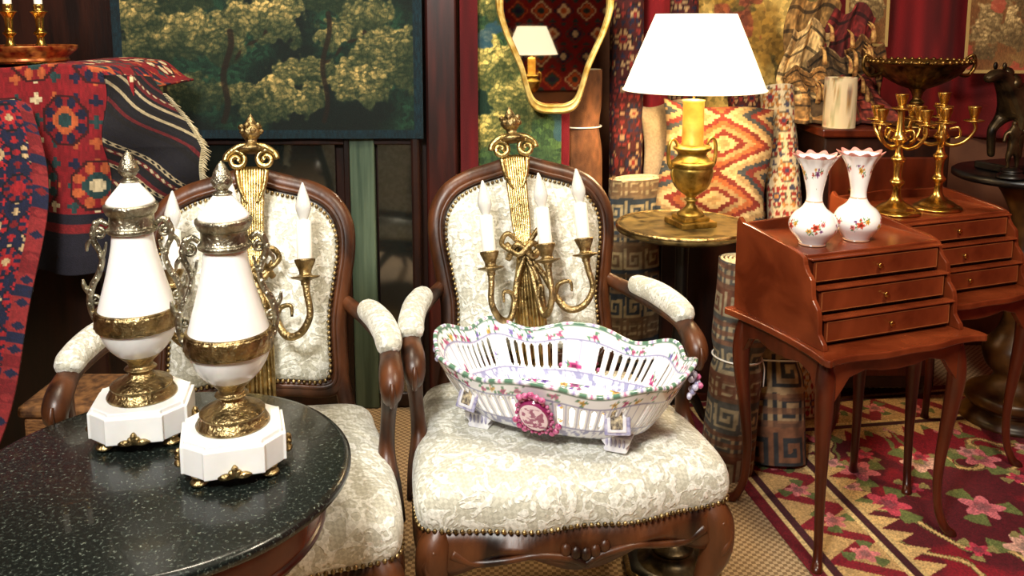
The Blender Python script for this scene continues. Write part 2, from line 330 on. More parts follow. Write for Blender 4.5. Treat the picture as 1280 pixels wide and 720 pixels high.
# ------------------------------------------------------------ armchair
def armchair(loc,rot):
    A=empty('armchair',loc,(0,0,rot))
    half=[(0,-.306),(.10,-.314),(.20,-.292),(.278,-.280),(.322,-.254),(.327,-.15),(.312,.01),(.288,.15),(.265,.235),(.14,.25),(0,.25)]
    o=catmull(mirror2(half),6,True); N=len(o)
    fr=np.clip((-o[:,1]-.2)/.08,0,1)
    zb=.303-.022*np.cos(o[:,0]*2*pi/.28)*fr*(np.abs(o[:,0])<.28)-.01*fr
    rows=[(.93,zb+.004),(1.0,zb),(1.025,zb+.02),(1.01,zb*0+.336),(1.0,zb*0+.361),(.95,zb*0+.365)]
    V=np.concatenate([np.c_[o*s,z] for s,z in rows]); mesh('seat_rail',V,gfaces(N,len(rows),True),wood,A)
    rows=[(.96,.355),(1.0,.361),(1.022,.388),(1.022,.42),(.99,.446),(.92,.463),(.8,.474),(.55,.481),(.3,.483),(.02,.483)]
    V=np.concatenate([np.c_[o*s,np.full(N,z)] for s,z in rows]); mesh('seat_cushion',V,gfaces(N,len(rows),True),dam,A,sub=1)
    d=np.r_[0,np.cumsum(np.linalg.norm(np.diff(np.r_[o,o[:1]],axis=0),axis=1))]
    oo=np.r_[o,o[:1]]; s=np.arange(0,d[-1],.0135)
    nx=np.interp(s,d,oo[:,0]);ny=np.interp(s,d,oo[:,1])
    balls('nailheads_seat',[(x*1.012,y*1.012,.370) for x,y in zip(nx,ny)],.0052,oldgilt,A,6,5)
    balls('carved_shell',[(0,-.322,.315),(-.02,-.32,.318),(.02,-.32,.318),(-.04,-.318,.325),(.04,-.318,.325)],[np.array([.012,.008,.015])]*5,wood,A)
    L=[]
    for sx in(-1,1):
        L.append(([(sx*.282,-.250,.358),(sx*.300,-.266,.32),(sx*.300,-.266,.26),(sx*.282,-.248,.18),(sx*.267,-.236,.10),(sx*.272,-.250,.04),(sx*.292,-.270,.012),(sx*.294,-.272,.0)],[.03,.036,.034,.023,.017,.016,.023,.02]))
        L.append(([(sx*.24,.225,.37),(sx*.245,.235,.25),(sx*.25,.27,.1),(sx*.255,.30,0)],[.028,.026,.022,.02]))
        L.append(([(sx*.265,-.282,.320),(sx*.22,-.289,.300),(sx*.16,-.304,.307),(sx*.10,-.318,.320),(sx*.03,-.318,.307),(0,-.318,.292)],[.012,.009,.007,.007,.008,.009]))
        L.append((([(sx*.300,-.296,.335),(sx*.318,-.292,.305),(sx*.304,-.298,.275),(sx*.292,-.285,.25)]),[.004,.008,.008,.003]))
    tubes('legs',L,wood,A,8,12)
    lean=.17/.53
    def bp(a,b,off=0): return (a,.262+b*lean*.954-off, .475+b)
    bh=[(0,.025),(.10,.02),(.175,.012),(.205,.03),(.205,.10),(.204,.17),(.217,.255),(.229,.33),(.225,.395),(.193,.447),(.14,.477),(.075,.495),(.03,.508),(0,.513)]
    bo=catmull(mirror2(bh),6,True); NB=len(bo)
    V,F=tubeVF([bp(a,b) for a,b in bo[::2]],.021,2,12,True,(1.0,1.15)); mesh('back_frame',V,F,wood,A)
    c0=np.array([0,.25]); ins=(bo-c0)*.965+c0
    V,F=tubeVF([bp(a,b,.018) for a,b in ins[::2]],.007,2,8,True); mesh('back_moulding',V,F,wood,A)
    rows=[(.90,-.02),(.92,.008),(.90,.022),(.84,.032),(.7,.042),(.45,.048),(.2,.05),(.01,.05)]
    V=np.concatenate([np.array([bp(a,b,z) for a,b in (bo-c0)*s_+c0]) for s_,z in rows]); mesh('back_pad',V,gfaces(NB,len(rows),True),dam,A,sub=1)
    V=np.concatenate([np.array([bp(a,b,z) for a,b in (bo-c0)*s_+c0]) for s_,z in [(.93,-.012),(.5,-.022),(.01,-.024)]]); mesh('back_lining',V,gfaces(NB,3,True),dam,A)
    ib=(bo-c0)*.905+c0; ib=np.r_[ib,ib[:1]]
    d=np.r_[0,np.cumsum(np.linalg.norm(np.diff(ib,axis=0),axis=1))]; s=np.arange(0,d[-1],.0125)
    balls('nailheads_back',[bp(np.interp(q,d,ib[:,0]),np.interp(q,d,ib[:,1]),.024) for q in s],.005,oldgilt,A,6,5)
    balls('crest_carving',[bp(0,.519,.006),bp(-.022,.516,.006),bp(.022,.516,.006),bp(-.045,.508,.006),bp(.045,.508,.006)],[np.array([.016,.014,.012])]*5,wood,A)
    L=[];pads=[]
    for sx in(-1,1):
        L.append(([bp(sx*.205,.06),(sx*.225,.252,.44),(sx*.24,.235,.36)],[.02,.02,.024]))
        L.append(([(sx*.222,.33,.685),(sx*.245,.295,.675),(sx*.28,.22,.668),(sx*.308,.12,.665),(sx*.322,.02,.66),(sx*.322,-.05,.645),(sx*.322,-.080,.622),(sx*.320,-.072,.598),(sx*.319,-.05,.598)],[.016,.018,.02,.021,.022,.026,.025,.018,.008]))
        L.append(([(sx*.322,-.045,.64),(sx*.32,-.035,.59),(sx*.315,-.02,.53),(sx*.310,-.03,.46),(sx*.314,-.075,.40),(sx*.316,-.12,.35)],[.024,.020,.016,.018,.025,.028]))
        L.append(([(sx*.322,-.10,.64),(sx*.322,-.108,.618),(sx*.322,-.095,.59),(sx*.321,-.07,.585)],[.004,.006,.006,.003]))
        pads.append(([(sx*.268,.25,.682),(sx*.278,.235,.688),(sx*.302,.15,.692),(sx*.318,.06,.688),(sx*.321,.005,.682),(sx*.321,-.012,.675)],[.008,.026,.030,.030,.027,.01]))
    tubes('arms',L,wood,A,8,12); tubes('arm_pads',pads,dam,A,8,14)
    return A
armchair((.092,1.945,0),math.radians(10))
armchair((-.578,1.745,0),math.radians(10))
# ------------------------------------------------------------ wall sconces leaning on the chair backs
def sconce(chairloc,crot,lx,candles,roll):
    r=crot; x=chairloc[0]+lx*math.cos(r)-.185*math.sin(r); y=chairloc[1]+lx*math.sin(r)+.185*math.cos(r)
    S=empty('wall_sconce',(x,y,.487),(math.radians(-17),math.radians(roll),r))
    L=[]
    for i in range(-4,5):
        L.append(([(i*.010,-.006*(i%2),.0),(i*.009,-.010*(i%3)/2,.09),(i*.008,-.012,.2),(i*.0035,-.016,.30),(i*.005,-.012,.38),(i*.0055,-.008,.46),(i*.0065,0,.56)],[.004,.006,.007,.007,.005,.005,.0045]))
    tubes('reeded_stem',L,gilt,S,6,8)
    K=[([(-.045,-.02,.29),(-.02,-.042,.325),(.02,-.042,.29),(.045,-.02,.33)],.008),([(-.045,-.02,.33),(-.02,-.045,.30),(.02,-.045,.325),(.045,-.02,.295)],.008),
       ([(0,-.03,.31),(-.04,-.04,.355),(-.058,-.03,.33),(-.02,-.035,.30)],.007),([(0,-.03,.31),(.04,-.04,.36),(.06,-.03,.335),(.02,-.035,.30)],.007),
       ([(0,-.035,.30),(-.03,-.04,.24),(-.045,-.03,.17)],.007),([(0,-.035,.30),(.025,-.04,.23),(.035,-.03,.15)],.007)]
    tubes('ribbon_knot',K,oldgilt,S,8,8)
    V=[]
    for sx in(-1,1):
        V.append((spiral(sx*.034,.575,.026,1.6,sx,-.012,0),.0065))
        V.append(([(sx*.005,-.01,.61),(sx*.03,-.014,.607),(sx*.055,-.012,.59),(sx*.060,-.012,.575)],.0075))
        V.append(([(sx*.034,-.01,.55),(sx*.028,-.01,.51),(sx*.012,-.01,.47)],[.007,.006,.004]))
    tubes('volutes',V,gilt,S,4,8)
    lathe('crown',[(.0,.59),(.03,.595),(.034,.605),(.016,.615),(.014,.625),(.022,.635),(.024,.65),(.014,.665),(.006,.68),(0,.69)],oldgilt,S,16,(0,-.006,0))
    balls('crown_leaves',[(math.cos(a)*.022,-.006+math.sin(a)*.022,.645+.012*(k%2)) for k,a in enumerate(np.linspace(0,2*pi,10,endpoint=False))],.008,oldgilt,S)
    for k,(cx,cz) in enumerate(candles):
        y=-.075-.02*(k==1)
        tubes(f'arm_{k+1}',[([(0,-.02,.30),(cx*.25,-.035,.25),(cx*.55,-.05,cz-.115),(cx*.85,-.065,cz-.12),(cx*1.06,y,cz-.08),(cx*1.02,y,cz-.03),(cx,y,cz-.005)],[.009,.008,.009,.009,.008,.008,.009]),
             ([(cx*.4,-.045,cz-.10),(cx*.5,-.05,cz-.06),(cx*.7,-.055,cz-.055),(cx*.72,-.055,cz-.08)],[.006,.006,.005,.003])],oldgilt,S,6,10)
        lathe(f'cup_{k+1}',[(0,cz-.012),(.010,cz-.01),(.012,cz),(.030,cz+.006),(.032,cz+.010),(.018,cz+.012),(.014,cz+.02),(.022,cz+.04),(.024,cz+.048),(.019,cz+.05),(0,cz+.05)],oldgilt,S,24,(cx,y,0))
        lathe(f'candle_{k+1}',[(.0175,cz+.045),(.0175,cz+.135),(.014,cz+.139),(0,cz+.139)],candlem,S,20,(cx,y,0),1)
        lathe(f'bulb_{k+1}',[(.008,cz+.137),(.011,cz+.145),(.018,cz+.165),(.017,cz+.18),(.010,cz+.205),(.003,cz+.225),(0,cz+.228)],glassb,S,20,(cx,y,0))
sconce((.092,1.945),math.radians(10),.0,[(-.098,.265),(.042,.27),(.145,.275)],-3)
sconce((-.578,1.745),math.radians(10),.022,[(-.168,.275),(-.035,.285),(.122,.28)],-1)
# ------------------------------------------------------------ faience basket
def basket():
    B=empty('faience_basket',(.108,1.880,.480),(0,0,math.radians(-21)))
    def sup(T,a,b,n=2.5):
        c=np.cos(T);s=np.sin(T); return a*np.sign(c)*np.abs(c)**(2/n), b*np.sign(s)*np.abs(s)**(2/n)
    K=72;NU=K*8;NV=32
    T=np.linspace(0,2*pi,NU,endpoint=False);H=np.linspace(0,1,NV);TT,HH=np.meshgrid(T,H)
    flare=HH**.8
    a=.205+.085*flare+.008*np.cos(8*TT)*HH**2; b=.12+.062*flare+.008*np.cos(8*TT)*HH**2
    X,Y=sup(TT,a,b); Z=.028+HH*(.122+.010*np.cos(8*TT)+.016*np.cos(TT)**4)
    white=C(244,246,250)
    col=full(white,TT.shape)
    arc=TT*.24
    col=np.where((HH<.20)[...,None],mix(full(C(236,238,246),TT.shape),full(C(150,152,190),TT.shape),ss(.5,.6,fbm(arc*110,HH*12,2))),col)
    col=np.where((HH>.74)[...,None],cellflow(arc,HH*.12,.022,4,.8,col,[C(190,80,130),C(130,120,190),C(222,180,90),C(196,100,140)],C(96,140,110),.34),col)
    col=np.where((HH>.95)[...,None],full(C(96,130,112),TT.shape),col)
    edge=(HH>.2)&(HH<.235)|(HH>.72)&(HH<.745); col=np.where(edge[...,None],C(140,140,180),col)
    ci=np.arange(NU)%8; kk=np.arange(NU)//8
    stile=((ci==0)[None,:])&(HH>.24)&(HH<.72); col=np.where(stile[...,None],C(176,178,206),col)
    panel=np.isin(kk%18,[8,9,0,17]); pmk=panel[None,:]&(HH>.26)&(HH<.70)
    col=np.where(pmk[...,None],sprays(arc,HH*.12,.07,7,1,col,[C(186,70,130),C(120,100,180)],C(80,130,90),1.2),col)
    F=gfaces(NU,NV,True).reshape(NV-1,NU,4); keep=np.ones((NV-1,NU),bool)
    for j in range(8,22):
        for i in range(NU):
            if panel[i]: continue
            if ci[i] in(3,4) or (ci[i] in(2,5) and 9<=j<=20): keep[j,i]=False
    mesh('pierced_wall',np.stack([X,Y,Z],-1),F[keep],vcer,B,col=col,solid=.007)
    NR=90; R=np.linspace(1,0.001,NR); T2,R2=np.meshgrid(T,R)
    X,Y=sup(T2,.205*R2,.12*R2,2+.5*R2); c=full(white,T2.shape)
    c=sprays(X+.05,Y+.045,.105,12,1,c,[C(160,60,120),C(110,80,170),C(222,160,60)],C(60,110,80),1.25)
    mesh('painted_floor',np.stack([X,Y,.03+.004*R2**6],-1),gfaces(NU,NR,True),vcer,B,col=c,solid=.006)
    a=.290+.008*np.cos(8*T); b=.182+.008*np.cos(8*T); x,y=sup(T,a,b); z=.028+(.122+.010*np.cos(8*T)+.016*np.cos(T)**4)
    V,F2=tubeVF(np.c_[x,y,z][::4],.005,2,8,True); nn=len(V)//8; q=np.arange(nn)
    rc=np.where((q%6<3)[:,None],C(92,130,108),np.where((q%12==4)[:,None],C(196,110,156),np.where((q%12==10)[:,None],C(150,140,196),white))); mesh('rim',V,F2,vcer,B,col=np.repeat(rc,8,0))
    cer=M('faience_white',C(222,222,234),C(248,248,250),60,.2,0,0,Coat_Weight=.5)
    lav=M('faience_lavender',C(140,138,176),C(206,204,224),90,.2,0,0)
    pink=M('faience_pink',C(160,50,104),C(216,130,168),110,.25,0,.3,150)
    for k,(sx,sy) in enumerate([(-1,-1),(1,-1),(1,1),(-1,1)]):
        xx,yy=sx*.155,sy*.092
        plate(f'foot_{k+1}',mirror2([(0,0),(.022,0),(.026,.006),(.022,.012),(.03,.022),(.034,.034),(0,.034)]),-.014,.014,'y',cer,B,.002,loc=(xx,yy,0))
        balls(f'flutes_{k+1}',[(xx-.018+.009*q_,yy+sy*.0145,.022) for q_ in range(5)],[np.array([.003,.002,.01])]*5,lav,B)
    for sy,nm in((-1,'front'),(1,'back')):
        def mc(Tt,Zz,Rr):
            u=Rr*np.cos(Tt);v=Rr*np.sin(Tt); c=mix(full(C(242,214,226),Tt.shape),full(C(150,50,100),Tt.shape),ss(.46,.56,fbm(u*150+5,v*230+3,9))*(np.abs(v)<.022)*(np.abs(u)<.024))
            return np.where((Rr>.0305)[...,None],C(150,50,100),c)
        E=lathe(f'medallion_{nm}',[(.0,.010),(.008,.010),(.016,.0098),(.022,.0095),(.027,.009),(.030,.008),(.033,.005),(.034,-.006),(0,-.008)],vcer,B,72,(0,sy*.171,.085),5,colf=mc)
        E.scale=(1,1.25,1); E.rotation_euler=(math.radians(90+25),0,0) if sy<0 else (math.radians(-90-25),0,0)
        cs=[];rs=[]
        for q_ in range(30):
            an=q_*2*pi/30; rr=.036+.003*(q_%2); zz=.085+rr*1.25*math.sin(an)
            cs.append((rr*math.cos(an),sy*(.172+.45*(zz-.085)),zz)); rs.append(np.array([.0045,.004,.0045]))
        for q_ in (-2,-1,0,1,2): cs.append((q_*.012,sy*.197,.139-abs(q_)*.004)); rs.append(np.array([.0085,.006,.007]))
        for q_ in (-1,1): cs+= [(q_*.040,sy*.152,.048),(q_*.047,sy*.158,.062),(q_*.030,sy*.148,.040)]; rs+=[np.array([.008,.005,.007])]*3
        balls(f'medallion_frame_{nm}',cs,rs,pink,B)
    carm=M('cartouche_paint',C(50,46,60),C(222,206,170),110,.25,0,0)
    for k,(px,py,ra) in enumerate([(-.165,-.125,-.35),(.165,-.125,.35)]):
        box(f'cartouche_{k+1}',(.054,.006,.066),(px,py-.008,.088),lav,B,.003,rot=(math.radians(-24),0,ra))
        box(f'cartouche_panel_{k+1}',(.040,.006,.052),(px,py-.012,.088),cer,B,.003,rot=(math.radians(-24),0,ra))
        box(f'cartouche_motif_{k+1}',(.026,.006,.038),(px,py-.0145,.088),carm,B,.003,rot=(math.radians(-24),0,ra))
    for sx in(-1,1):
        s_='l' if sx<0 else 'r'
        cs=[(sx*(.296+.006*math.cos(q_*2)),.014*math.cos(q_*1.05),.128+.016*math.sin(q_*1.05)) for q_ in range(6)]+[(sx*.303,0,.128)]
        balls(f'flower_handle_{s_}',cs,.0075,lav,B)
        balls(f'flower_centre_{s_}',[(sx*.310,0,.128),(sx*.303,.012,.142)],.007,pink,B)
        balls(f'flower_leaves_{s_}',[(sx*.292,.024,.110),(sx*.292,-.024,.112),(sx*.298,.0,.150),(sx*.29,.018,.146)],[np.array([.006,.010,.008])]*4,lav,B)
basket()
# ------------------------------------------------------------ granite-top table
TX,TY=-.598,1.40
G=empty('pedestal_table',(TX,TY,0))
lathe('stone_top',[(0,.594),(.30,.594),(.312,.597),(.320,.605),(.320,.612),(.314,.619),(.306,.62),(0,.6205)],gran,G,96,smooth_n=1)
lathe('apron',[(.24,.595),(.27,.59),(.268,.52),(.262,.50),(.24,.49),(.10,.485),(0,.485)],mahog,G,64,smooth_n=2)
lathe('apron_moulding',[(.266,.505),(.273,.509),(.274,.515),(.268,.52)],mahog_d,G,64,smooth_n=2)
lathe('column',[(.07,.487),(.05,.46),(.03,.44),(.035,.36),(.045,.28),(.03,.22),(.04,.18),(.05,.15),(.03,.12),(0,.12)],mahog_d,G,24)
tubes('feet',[([(0,0,.16),(.08*math.cos(a),.08*math.sin(a),.14),(.16*math.cos(a),.16*math.sin(a),.06),(.22*math.cos(a),.22*math.sin(a),.012)],[.025,.022,.018,.014]) for a in(-pi/2,pi/6+.1,5*pi/6-.1)],mahog_d,G)
def urn(x,y,rz):
    U=empty('marble_cassolette_urn',(x,y,.6205),(0,0,rz))
    w=.084;c=.036
    q=[(w-c,-w),(w-c,-w+c*.12),(w-c*.12,-w+c),(w,-w+c)]
    out=[]
    for k in range(4):
        a=k*pi/2; out+=[(px*math.cos(a)-py*math.sin(a),px*math.sin(a)+py*math.cos(a)) for px,py in q]
    plate('plinth',out,.018,.066,'z',marble,U,.002)
    plate('plinth_step',[(a*.93,b*.93) for a,b in out],.064,.074,'z',marble,U,.002)
    for sx in(-1,1):
        for sy in(-1,1):
            lathe(f'foot_{sx+1}{sy+1}',[(0,0),(.010,.001),(.015,.006),(.010,.012),(.012,.018),(0,.019)],oldgilt,U,16,(sx*.056,sy*.056,0))
    for k in range(4):
        a=k*pi/2; R=Matrix.Rotation(a,3,'Z')
        L=[]
        for d_,l_ in((-1,.026),(1,.026),(-.5,.018),(.5,.018),(0,.020)):
            p=[R@Vector((0,-w-.002,.022)),R@Vector((d_*l_*.6,-w-.006,.024+(1-abs(d_))*l_*.6)),R@Vector((d_*l_,-w-.003,.018+(1.15-abs(d_))*l_*1.0))]
            L.append(([tuple(v) for v in p],[.004,.006,.002]))
        tubes(f'plinth_mount_{k+1}',L,oldgilt,U,4,8)
    lathe('foot_socle',[(.0,.074),(.056,.074),(.058,.082),(.052,.092),(.054,.097),(.046,.102),(.028,.110),(.020,.120),(.028,.126),(.021,.131),(.024,.140),(.034,.150),(.038,.156),(.03,.158)],oldgilt,U,40,lobes=lambda T,R,Z:(R*(1+.03*np.sin(20*T)*(Z<.1)*(Z>.076)),Z))
    lathe('body',[(.0,.148),(.03,.150),(.052,.170),(.065,.198),(.0685,.225),(.063,.250),(.053,.285),(.044,.32),(.037,.355),(.034,.382)],marble,U,56)
    lathe('frieze_band',[(.067,.204),(.071,.206),(.0705,.209),(.072,.211),(.072,.234),(.0705,.237),(.070,.24),(.065,.241)],oldgilt,U,80,smooth_n=2,lobes=lambda T,R,Z:(R+.0022*np.sin(24*T)*np.sin((Z-.206)/.034*2*pi),Z))
    lathe('collar',[(.033,.376),(.042,.380),(.043,.386),(.038,.391),(.037,.408),(.041,.412),(.044,.418),(.046,.426),(.040,.430),(.0,.43)],pewt,U,48,lobes=lambda T,R,Z:(R*(1+.035*np.sin(18*T)*(Z>.389)*(Z<.411)),Z))
    lathe('lid',[(.040,.429),(.041,.434),(.034,.444),(.024,.456),(.016,.466),(.012,.470),(0,.471)],marble,U,40)
    lathe('finial',[(.013,.466),(.016,.471),(.009,.476),(.014,.483),(.0165,.492),(.012,.506),(.006,.518),(0,.525)],pewt,U,32,lobes=lambda T,R,Z:(R*(1+.10*np.sin(8*T+Z*500)*(Z>.484)),Z))
    L=[];bs=[]
    for sx in(-1,1):
        L.append(([(sx*.040,0,.392),(sx*.052,0,.400),(sx*.063,0,.388),(sx*.065,0,.366),(sx*.058,0,.349),(sx*.053,0,.330),(sx*.060,0,.305),(sx*.071,0,.285),(sx*.077,0,.262),(sx*.076,0,.238),(sx*.069,0,.218)],[.004,.0048,.0055,.005,.0045,.0045,.005,.0055,.0055,.005,.005]))
        L.append((spiral(sx*.055,.378,.010,1.3,sx,0,pi/2),.0032)); L.append((spiral(sx*.069,.255,.010,1.3,sx,.004,0),.0032))
        L.append(([(sx*.054,0,.33),(sx*.048,0,.345),(sx*.044,0,.362)],[.004,.003,.002]))
        L.append(([(sx*.077,0,.27),(sx*.085,0,.283),(sx*.087,0,.296)],[.0045,.004,.002]))
        L.append(([(sx*.065,0,.37),(sx*.075,0,.36),(sx*.077,0,.347)],[.004,.0035,.002]))
        for (bx,bz) in[(.061,.396),(.067,.378),(.061,.356),(.055,.338),(.056,.318),(.064,.296),(.074,.275),(.078,.25),(.073,.226)]:
            bs.append((sx*bx,0,bz))
    tubes('handles',L,pewt,U,6,10,flat=(1,1.1)); balls('handle_leaves',bs,[np.array([.005,.0075,.0065])]*len(bs),pewt,U)
urn(-.676,1.530,math.radians(12)); urn(-.474,1.415,math.radians(18))
# ------------------------------------------------------------ lamp and stand
lgold=M('lamp_gold',C(112,90,40),C(204,174,92),24,.38,.9,.3,80)
tubem=M('antique_gold_paint',C(156,116,46),C(216,174,86),14,.45,.3)
def lamp(loc,name='table_lamp',rz=.3):
    L=empty(name,loc,(0,0,rz))
    box('plinth',(.125,.125,.018),(0,0,.009),lgold,L,.003); box('plinth_upper',(.09,.09,.014),(0,0,.025),lgold,L,.003)
    lathe('foot',[(.0,.032),(.040,.032),(.042,.040),(.032,.048),(.018,.060),(.014,.075),(.022,.082),(.015,.09),(.022,.10)],lgold,L,32)
    lathe('urn_body',[(.014,.095),(.03,.105),(.052,.125),(.064,.155),(.068,.18),(.066,.19),(.070,.194),(.070,.206),(.060,.212),(.046,.228),(.050,.24),(.060,.248),(.058,.256),(.036,.262),(0,.262)],lgold,L,40,lobes=lambda T,R,Z:(R*(1+.03*np.sin(16*T)*(Z<.17)*(Z>.1)),Z))
    lathe('candle_tube',[(.036,.26),(.037,.265),(.034,.27),(.034,.40),(.036,.405),(.0,.41)],tubem,L,32,smooth_n=1)
    tubes('handles',[([(s*.062,0,.195),(s*.076,0,.192),(s*.084,0,.22),(s*.083,0,.262),(s*.072,0,.282),(s*.058,0,.272),(s*.054,0,.255)],[.005,.0065,.0065,.006,.005,.005,.004]) for s in(-1,1)]+[([(s*.06,0,.20),(s*.071,0,.17),(s*.06,0,.14)],[.005,.005,.003]) for s in(-1,1)],lgold,L,8,10)
    tubes('harp',[([(0,0,.40),(0,0,.52),(0,0,.66)],.004),([(-.12,0,.66),(0,0,.655),(.12,0,.66)],.0025),([(0,-.12,.66),(0,.0,.655),(0,.12,.66)],.0025)],brass,L)
    lathe('shade',[(.224,.438),(.177,.555),(.126,.676)],shm,L,64,smooth_n=3).modifiers.new('s','SOLIDIFY').thickness=.002
    V,F=tubeVF([(.224*math.cos(a),.224*math.sin(a),.439) for a in np.linspace(0,2*pi,48,endpoint=False)],.003,1,6,True); mesh('shade_trim',V,F,shm,L)
    lt=bpy.data.lights.new('bulb_light','POINT'); lt.energy=21; lt.color=(1,.74,.42); lt.shadow_soft_size=.05
    o=bpy.data.objects.new('bulb_light',lt); bpy.context.collection.objects.link(o); o.parent=L; o.location=(0,0,.54)
LX,LY=.554,2.79
S=empty('gueridon_table',(LX,LY,0))
lathe('top',[(0,.69),(.19,.69),(.20,.695),(.214,.70),(.217,.71),(.214,.717),(.19,.718),(.185,.716),(0,.716)],M('painted_top',C(40,34,22),C(120,102,62),26,.3,0,.1,60),S,64,smooth_n=1)
V,F=tubeVF([(.212*math.cos(a),.212*math.sin(a),.716) for a in np.linspace(0,2*pi,48,endpoint=False)],.006,1,8,True); mesh('brass_gallery',V,F,oldgilt,S)
lathe('column',[(.05,.69),(.03,.67),(.022,.63),(.022,.4),(.028,.3),(.022,.2),(.035,.12),(.0,.1)],blackwood,S,24)
tubes('feet',[([(0,0,.14),(.06*math.cos(a),.06*math.sin(a),.12),(.11*math.cos(a),.11*math.sin(a),.04),(.14*math.cos(a),.14*math.sin(a),.01)],[.02,.018,.014,.012]) for a in(-pi/2-.9,pi/6,5*pi/6)],blackwood,S)
lamp((.578,2.79,.7165))
K=empty('octagonal_candle_stand',(.400,2.045,0),(0,0,.39))
lathe('base',[(0,0),(.125,0),(.125,.018),(.11,.03),(.10,.034),(0,.034)],blackwood,K,8,smooth_n=1)
lathe('base_gilding',[(.120,.0185),(.126,.02),(.122,.024),(.114,.027)],oldgilt,K,8,smooth_n=1)
lathe('stem',[(.085,.034),(.06,.045),(.05,.06),(.055,.07),(.03,.085),(.018,.11),(.016,.2),(.024,.22),(.012,.24),(.02,.26),(0,.262)],bronze,K,24)
# ------------------------------------------------------------ three-drawer side tables
def desk(loc,rot):
    D=empty('drawer_side_table',loc,(0,0,rot))
    L=[]
    for sx in(-1,1):
        for sy in(-1,1):
            L.append(([(sx*.205,sy*.16,.555),(sx*.212,sy*.168,.50),(sx*.214,sy*.170,.43),(sx*.204,sy*.160,.30),(sx*.196,sy*.152,.18),(sx*.198,sy*.156,.08),(sx*.210,sy*.170,.025),(sx*.222,sy*.182,.006),(sx*.223,sy*.183,0)],[.020,.024,.023,.017,.013,.0115,.012,.015,.012]))
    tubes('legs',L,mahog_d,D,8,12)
    def ap(w): return mirror2([(0,.505),(w*.25,.508),(w*.5,.518),(w*.75,.505),(w*.95,.45),(w,.44),(w,.556),(0,.556)])
    plate('apron_front',ap(.205),-.186,-.166,'y',mahog,D); plate('apron_back',ap(.205),.166,.186,'y',mahog,D)
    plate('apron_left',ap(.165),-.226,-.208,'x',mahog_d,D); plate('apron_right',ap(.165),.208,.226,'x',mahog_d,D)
    sh=[(0,-.222),(.08,-.226),(.16,-.214),(.22,-.216),(.25,-.224),(.256,-.20),(.246,-.15),(.238,-.05),(.24,.08),(.25,.18),(.25,.205),(.2,.21),(0,.21)]
    t=catmull(mirror2(sh),3,True); plate('writing_surface',t,.556,.574,'z',mahog,D,.004)
    prof=[(.196,.574),(.196,.818),(.17,.822),(.10,.816),(.02,.806),(-.05,.798),(-.082,.787),(-.088,.770),(-.100,.752),(-.116,.738),(-.120,.71),(-.124,.69),(-.142,.67),(-.148,.64),(-.150,.61),(-.168,.59),(-.172,.574)]
    pr=catmull(prof,2)
    plate('side_left',pr,-.226,-.212,'x',mahog,D,.002); plate('side_right',pr,.212,.226,'x',mahog,D,.002)
    plate('back_panel',mirror2([(0,.574),(.212,.574),(.212,.816),(.12,.818),(0,.824)]),.186,.198,'y',mahog,D,.002)
    box('top_board',(.424,.27,.010),(0,.052,.788),mahog,D,.003)
    for k,(z,yf) in enumerate([(.578,-.142),(.647,-.118),(.716,-.092)]):
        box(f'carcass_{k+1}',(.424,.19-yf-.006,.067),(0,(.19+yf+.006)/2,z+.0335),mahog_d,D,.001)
        box(f'drawer_{k+1}',(.400,.012,.054),(0,yf,z+.035),mahog,D,.004)
        for a,(sx_,sz_,px_,pz_) in enumerate([(.396,.002,0,.011),(.396,.002,0,.059),(.002,.048,-.197,.035),(.002,.048,.197,.035)]):
            box(f'stringing_{k+1}_{a+1}',(sx_,.002,sz_),(px_,yf-.0055,z+pz_),band,D,0)
        lathe(f'knob_{k+1}',[(.003,0),(.003,.005),(.007,.008),(.007,.012),(0,.014)],brass,D,14,(0,yf-.005,z+.035),rot=(pi/2,0,0))
        box(f'rail_{k+1}',(.424,.03,.005),(0,yf+.004,z+.0675),mahog,D,.002)
DR=math.radians(21)
desk((.905,2.285,0),DR); desk((1.295,2.655,0),DR)
def vase(x,y,rz):
    def colf(T,Z,R):
        c=full(C(250,248,247),T.shape); arc=T*.057
        c2=sprays(arc,Z-.02,.072,3,1,c,[C(206,80,60),C(226,120,120),C(230,170,70),C(150,90,150)],C(80,130,76),1.2)
        c=np.where(((Z>.018)&(Z<.10)|(Z>.155)&(Z<.215))[...,None],c2,c)
        c=np.where((Z>.240)[...,None],C(220,150,140),c); c=np.where(((Z<.006)|(Z>.118)&(Z<.122))[...,None],C(214,170,140),c)
        return c
    v=empty('painted_porcelain_vase',(x,y,.7935),(0,0,rz)); v.scale=(.95,.95,.96)
    lathe('body',[(0,0),(.034,0),(.036,.006),(.045,.018),(.062,.04),(.064,.062),(.052,.085),(.034,.10),(.024,.115),(.021,.13),(.023,.15),(.028,.175),(.034,.20),(.044,.225),(.058,.243),(.057,.245),(.042,.224),(.028,.19),(.018,.14),(.0,.12)],vporc,v,200,smooth_n=8,
        lobes=lambda T,R,Z:(R*(1+.09*np.sin(10*T)*ss(.2,.245,Z)),Z+.004*np.sin(10*T)*ss(.22,.245,Z)),colf=colf)
vase(.784,2.240,0.1); vase(.918,2.290,1.3)
